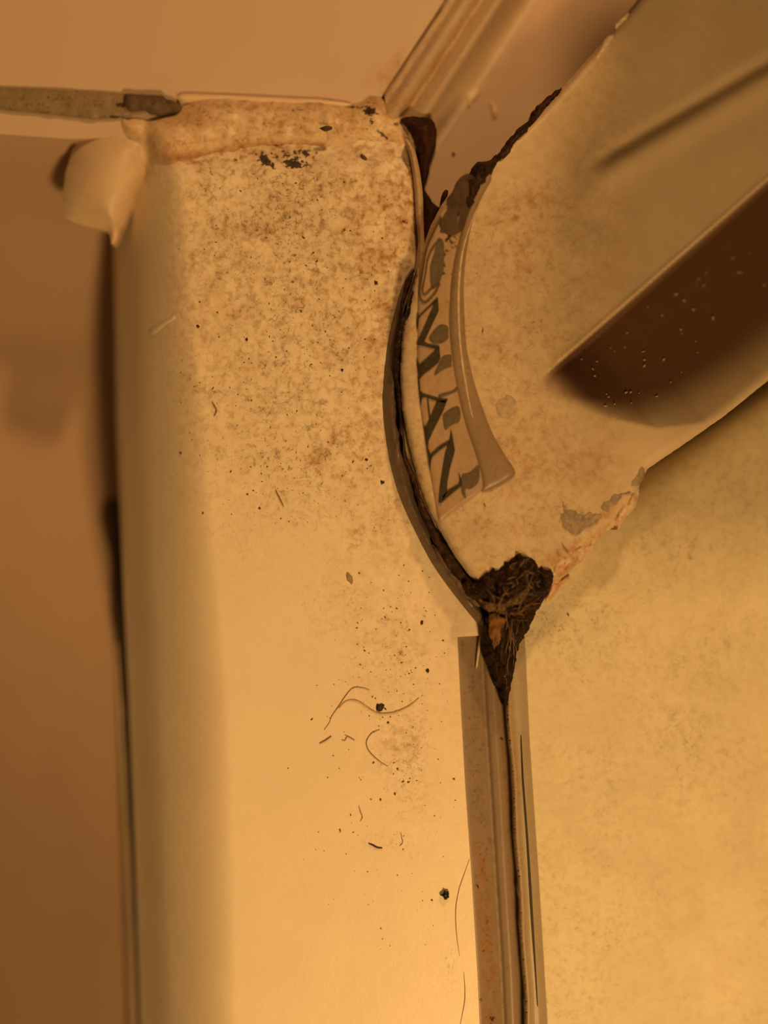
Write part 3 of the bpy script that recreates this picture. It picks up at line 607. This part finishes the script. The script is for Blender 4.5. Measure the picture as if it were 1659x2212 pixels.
r_ = piece('rusty_streak', c6([(525, 770), (560, 755), (610, 770), (640, 800), (625, 860), (612, 920), (580, 990), (560, 1000), (535, 930), (522, 860)]), lambda x, y, d: cl_h(x, y, d+12)+12, M_mouldtan, parent=cl_e, step=3.2, thick=24, jitter=3, jscale=9)
r_['label'] = 'rusty orange streak'
r_ = piece('tan_mat', c6([(440, 640), (520, 650), (600, 640), (700, 580), (790, 520), (850, 500), (860, 560), (820, 640), (760, 720), (680, 740), (630, 800), (560, 760), (510, 720)]), lambda x, y, d: cl_h(x, y, d+6)+5, mould('tan_brown_mat', [(0.10, 0.055, 0.025), (0.22, 0.13, 0.06), (0.03, 0.012, 0.006), (0.42, 0.29, 0.17)], stretch=(1, 1, .5), px=14, rot=(0, 0.7, 0)), parent=cl_e, step=3.2, thick=24, jitter=5, jscale=9)
r_['label'] = 'matted tan fibres'
for k in range(60):
    a0 = rng.uniform(0, 1)
    sx, sy = 1080+rng.uniform(-25, 60), 1300+rng.uniform(-20, 40)
    th = rng.uniform(-1.9, 0.2) if k < 34 else rng.uniform(1.2, 1.9)
    L = rng.uniform(25, 75) if k < 34 else rng.uniform(40, 110)
    if k >= 34: sx = 1075+rng.uniform(-15, 55); sy = 1320+rng.uniform(-10, 50)
    pts = []
    for j in range(5):
        t = j/4; bx = sx+math.cos(th)*L*t + rng.uniform(-4, 4); by = sy+math.sin(th)*L*t+rng.uniform(-4, 4)+6*t*t
        pts.append((bx, by, 0))
    q = np.array([(a, b) for a, b, _ in pts]); pol = np.array(CL)
    ok = inside(q, pol)
    if ok.sum() < 4: continue
    q = q[ok]; dq = seg_dist(q, pol)
    hh = cl_h(q[:, 0], q[:, 1], dq) + rng.uniform(5, 13)
    ribbon_tube('fibre', [(a, b, c) for (a, b), c in zip(q, hh)], rng.uniform(0.4, 0.95), M_fibtan if rng.uniform() < 0.35 else M_fibdark, parent=cl_e)

# ------------------------------------------------------------------ hairs, specks
def hh_(x, y): return float(post_h(np.array([x]), np.array([y]))[0])
def hair(pts, r, label, h0=None, mat=M_hair):
    o = ribbon_tube('hair', [(x, y, (hh_(x, y) if h0 is None else h0) + r*1.2) for x, y in pts], r, mat); tag(o, label, 'hair')
hair([(700, 1577), (712, 1560), (716, 1548), (732, 1525), (745, 1505), (762, 1486), (780, 1485), (798, 1490)], 1.0, 'bent thin hair on the post left of the large brown speck')
hair([(732, 1530), (745, 1516), (760, 1512), (775, 1515), (790, 1525), (805, 1535), (820, 1541), (845, 1540), (865, 1534), (885, 1524), (905, 1508)], 1.5, 'long pale wavy hair passing under the large brown speck', mat=plain('pale_hair', (0.5, 0.33, 0.17), .5))
hair([(820, 1576), (805, 1582), (796, 1592), (791, 1605), (797, 1622), (810, 1636), (825, 1648), (838, 1655)], 1.1, 'hook-shaped hair on the post below the large brown speck')
hair([(1014, 1856), (1004, 1885), (992, 1920), (985, 1960), (985, 2000), (989, 2040), (993, 2065)], 0.9, 'long curved hair beside the channel, right of the black ball')
hair([(1002, 2100), (1004, 2130), (1004, 2160), (999, 2190), (994, 2215)], 0.9, 'lowest fine hair on the post beside the channel')
hair([(775, 1740), (779, 1755), (783, 1765), (778, 1774)], 1.0, 'short kinked dark fibre on the post below the hook-shaped hair')
hair([(796, 1822), (806, 1826), (815, 1831), (826, 1832)], 1.8, 'thick horizontal dark fibre low on the right half of the post', mat=M_speck)
hair([(690, 1606), (702, 1600), (716, 1590)], 1.5, 'short dark fibre at the left end of the zigzag one')
hair([(738, 1598), (745, 1600), (750, 1590), (758, 1594), (766, 1599)], 1.2, 'zigzag fibre on the post below the bent thin hair')
hair([(866, 1798), (868, 1810), (870, 1820), (863, 1828)], 0.9, 'tiny kinked fibre right of the thick horizontal one')
hair([(458, 868), (464, 878), (468, 888), (462, 898)], 1.6, 'short curved dark fibre on the left half of the post')
hair([(595, 1058), (602, 1072), (608, 1084), (613, 1094)], 1.6, 'short slanting fibre on the middle of the post')
hair([(1043, 708), (1044, 714), (1042, 720)], 1.2, 'tiny dark splinter on the block right of the label', h0=74)
hair([(1214, 1174), (1220, 1184), (1228, 1194)], 1.3, 'tiny dark splinter above the flaking sealant', h0=70)
hair([(1046, 1090), (1049, 1095)], 2.0, 'small dark grain on the block below the label', h0=72)

def speck(x, y, rx, ry, a, label, h=None, tall=.7, mat=M_speck, name='grime_speck', cat='speck', seed=1, grp=None):
    V, F = speck_geo(x, y, hh_(x, y) if h is None else h, rx, ry, math.radians(a), seed, tall)
    o = finish(name, V, F, mat); return tag(o, label, cat, grp)
V, F = speck_geo(962, 1934, hh_(962, 1934)+5, 10.5, 10, 0, 3, 0.9, n=14)
tag(finish('black_ball', V, F, plain('black_ball_dirt', (0.008, 0.009, 0.006), .4)), 'round black ball of dirt low on the post beside the channel', 'speck')
speck(821, 1527, 8.5, 10, 20, 'largest dark brown speck, lying across the pale wavy hair', seed=5)
speck(427, 705, 4, 4, 0, 'lone dark speck on the upper left half of the post', seed=6)
speck(533, 733, 4, 5, 0, 'oval brown speck right of and below the lone left one', seed=7)
speck(812, 611, 5, 5, 0, 'round blue-black speck near the top of the curved gasket', seed=8)
speck(826, 1042, 5.5, 5, 0, 'brown speck just left of the curved gasket, above the lettered label foot', seed=9)
speck(792, 993, 3.6, 3.6, 0, 'small black speck left of and above the brown one by the gasket', seed=10)
speck(739, 799, 3.5, 3.5, 0, 'small brown speck midway across the post, level with the label', seed=11)
speck(923, 1449, 5, 5, 0, 'dark brown speck nearest the pointed mould clump', seed=12)
speck(911, 1344, 4.2, 5.5, 0, 'dark olive speck left of the lower end of the gasket', seed=13)
speck(822, 1727, 2.6, 3, 0, 'tiny black dot below the hook-shaped hair', seed=14)
speck(838, 1561, 3, 3, 0, 'small dark grain just below the largest brown speck', seed=15)
speck(980, 333, 3.5, 6, 0, 'dark drop-shaped speck on the brown face above the label', h=float(recess_h(980, 333))+2, seed=16)
speck(755, 1247, 7, 15, -12, 'olive-green ringed mould spot on the middle of the post', tall=.2, mat=plain('olive_spot', (0.30, 0.23, 0.09), .6), seed=17)
speck(1228, 1329, 3, 2, 30, 'single tiny speck on the lower panel right of the mould clump', h=-25, seed=18)
speck(705, 277, 13, 7, -10, 'blurred dark brown grain on the sealant bead', h=4, tall=.4, seed=19, mat=plain('brown_grain', (0.06, 0.035, 0.015), .6))
speck(787, 343, 5, 11, -35, 'slanted dark grain near the upper right shoulder of the post', tall=.4, seed=20, mat=plain('brown_grain_2', (0.08, 0.05, 0.02), .6))
# dense fine speckle, nobody could count it
V = []; F = []
for k in range(620):
    if k < 360: x, y = rng.normal(650, 150), rng.uniform(380, 1130)
    elif k < 520: x, y = rng.normal(850, 70), rng.normal(1430, 140)
    else: x, y = rng.normal(850, 90), rng.uniform(1500, 2050)
    if x < 380 or y > 2150 or y < 360: continue
    lim = np.interp(y, [300, 560, 640, 740, 850, 980, 1110, 1230, 1355, 1500, 2200], [880, 880, 850, 828, 818, 825, 860, 925, 975, 980, 1010])
    if x > lim - 5: continue
    r = abs(rng.normal(0, 1.0))+0.8
    v, f = speck_geo(x, y, hh_(x, y), r*rng.uniform(.7, 1.6), r*0.8, rng.uniform(0, 3.1), k+50, .3, n=6)
    b = len(V); V += v; F += [tuple(i+b for i in q) for q in f]
o = finish('mould_speckle', V, F, plain('speckle_brown', (0.13, 0.08, 0.03), .7))
tag(o, 'fine brown mould speckle scattered over the cream post', 'mould', kind='stuff')

# unseen plate added out of view to throw soft shade on the block
SH = 800.0
def shift(p):      # where a board at height SH must end for its shade to end at these points
    k = (SH-40)/(3100-40)
    return [(x + (2100-x)*k, y + (-3400-y)*k) for x, y in p]
shade_blocker = bpy.data.objects.new('unseen_blocker', None); scene.collection.objects.link(shade_blocker); shade_blocker.location = P(2000, -300, 0)
tag(shade_blocker, 'added plate out of view that shades the clamp block', 'shade_blocker')
def flat_plate(name, poly, z0, z1, mat, parent):
    V = []; n = len(poly)
    for z in (z1, z0):
        for x, y in poly: V.append(((x-829.5)*S, -z*S, CZ+(1106-y)*S))
    F = [tuple(range(n))[::-1], tuple(range(n, 2*n))] + [(i, (i+1) % n, n+(i+1) % n, n+i) for i in range(n)]
    return finish(name, V, F, mat, parent, smooth=False)
flat_plate('shade_board', catmull(shift([(1420, -300), (1330, 60), (1230, 240), (1180, 420), (1160, 600), (1185, 770), (1260, 860), (1370, 905), (1560, 925), (1800, 880), (2300, 760), (2300, -300)]), True, 20), SH, SH+60, M_wall, shade_blocker)
flat_plate('bracket', [(2150, -900), (2250, -900), (2250, -500), (2150, -500)], -700, SH, M_wall, shade_blocker)  # support added to hold the unseen plate

# pale dust on the shaded lower right face of the block
V = []; F = []
for k in range(46):
    t, q = rng.uniform(30, 520), rng.uniform(25, 200)
    x = 1190 + rd[0]*t + rn[0]*q; y = 797 + rd[1]*t + rn[1]*q
    if x > 1680 or y > 880: continue
    rr = rng.uniform(1.2, 3.6)
    v, f = speck_geo(x, y, float(block_flat(np.array([x]), np.array([y]))[0]) + 1, rr, rr*rng.uniform(.8, 2.2), rng.uniform(0, 3.1), k+900, .3, n=6)
    b = len(V); V += v; F += [tuple(i+b for i in g_) for g_ in f]
o = finish('dust', V, F, plain('pale_dust', (0.36, 0.23, 0.14), .8))
tag(o, 'scattered pale dust in the shade-tinted hollow of the clamp block', 'dust', kind='stuff')

f = piece('sealant_flake', [(322, 714), (330, 704), (352, 692), (374, 682), (379, 688), (356, 704), (334, 722), (324, 722)], lambda x, y, d: post_h(x, y)+4*(1-np.exp(-d/3.0)), M_post, step=3, thick=8)
tag(f, 'thin cream flake lifting off the left rounded edge of the post', 'flake')

M_mid = plain('pale_brown_fibre', (0.36, 0.25, 0.15), .6)
M_smear = mould('grey_smear', [(0.24, 0.19, 0.135), (0.38, 0.30, 0.20), (0.15, 0.115, 0.085), (0.46, 0.36, 0.24)], px=9)
def c8(p): return [(994+a*.4008, 734+b*.4008) for a, b in p]
for pl, nm in (([(556, 870), (575, 905), (610, 925), (660, 948), (715, 930), (758, 945), (745, 975), (700, 1005), (660, 1035), (610, 1050), (575, 1030), (545, 980), (540, 950), (560, 930)], 'mould_stain'),
               ([(765, 900), (820, 850), (870, 828), (920, 818), (925, 826), (880, 840), (850, 870), (820, 905), (790, 925)], 'mould_stain'),
               ([(925, 765), (950, 735), (975, 690), (995, 715), (985, 750), (955, 785), (930, 785)], 'mould_stain'),
               ([(195, 350), (250, 310), (300, 325), (305, 375), (270, 420), (215, 410), (195, 380)], 'mould_stain')):
    piece(nm, c8(pl), lambda x, y, d: block_h(x, y, seg_dist(np.stack([x, y], 1), np.array(BL, float)))+1.6+0*x, M_smear if pl[0] != (195, 350) else plain('faint_stain', (0.42, 0.33, 0.21), .5), parent=block, step=3, thick=3, jitter=5, jscale=9)
for k in range(26):
    cx, cy = c8([(rng.uniform(230, 440), rng.uniform(1180, 1340))])[0]
    th = rng.uniform(-1.2, 1.2); L = rng.uniform(8, 22)
    pts = [(cx+math.cos(th)*L*t+rng.uniform(-2, 2), cy+math.sin(th)*L*t+rng.uniform(-2, 2)) for t in (0, .33, .66, 1)]
    q = np.array(pts)
    if not inside(q, np.array(CL)).all(): continue
    hh = cl_h(q[:, 0], q[:, 1], seg_dist(q, np.array(CL)))+rng.uniform(5, 9)
    ribbon_tube('fibre', [(a, b, c) for (a, b), c in zip(pts, hh)], rng.uniform(0.35, 0.7), M_fibtan if k % 2 else M_mid, parent=cl_e)
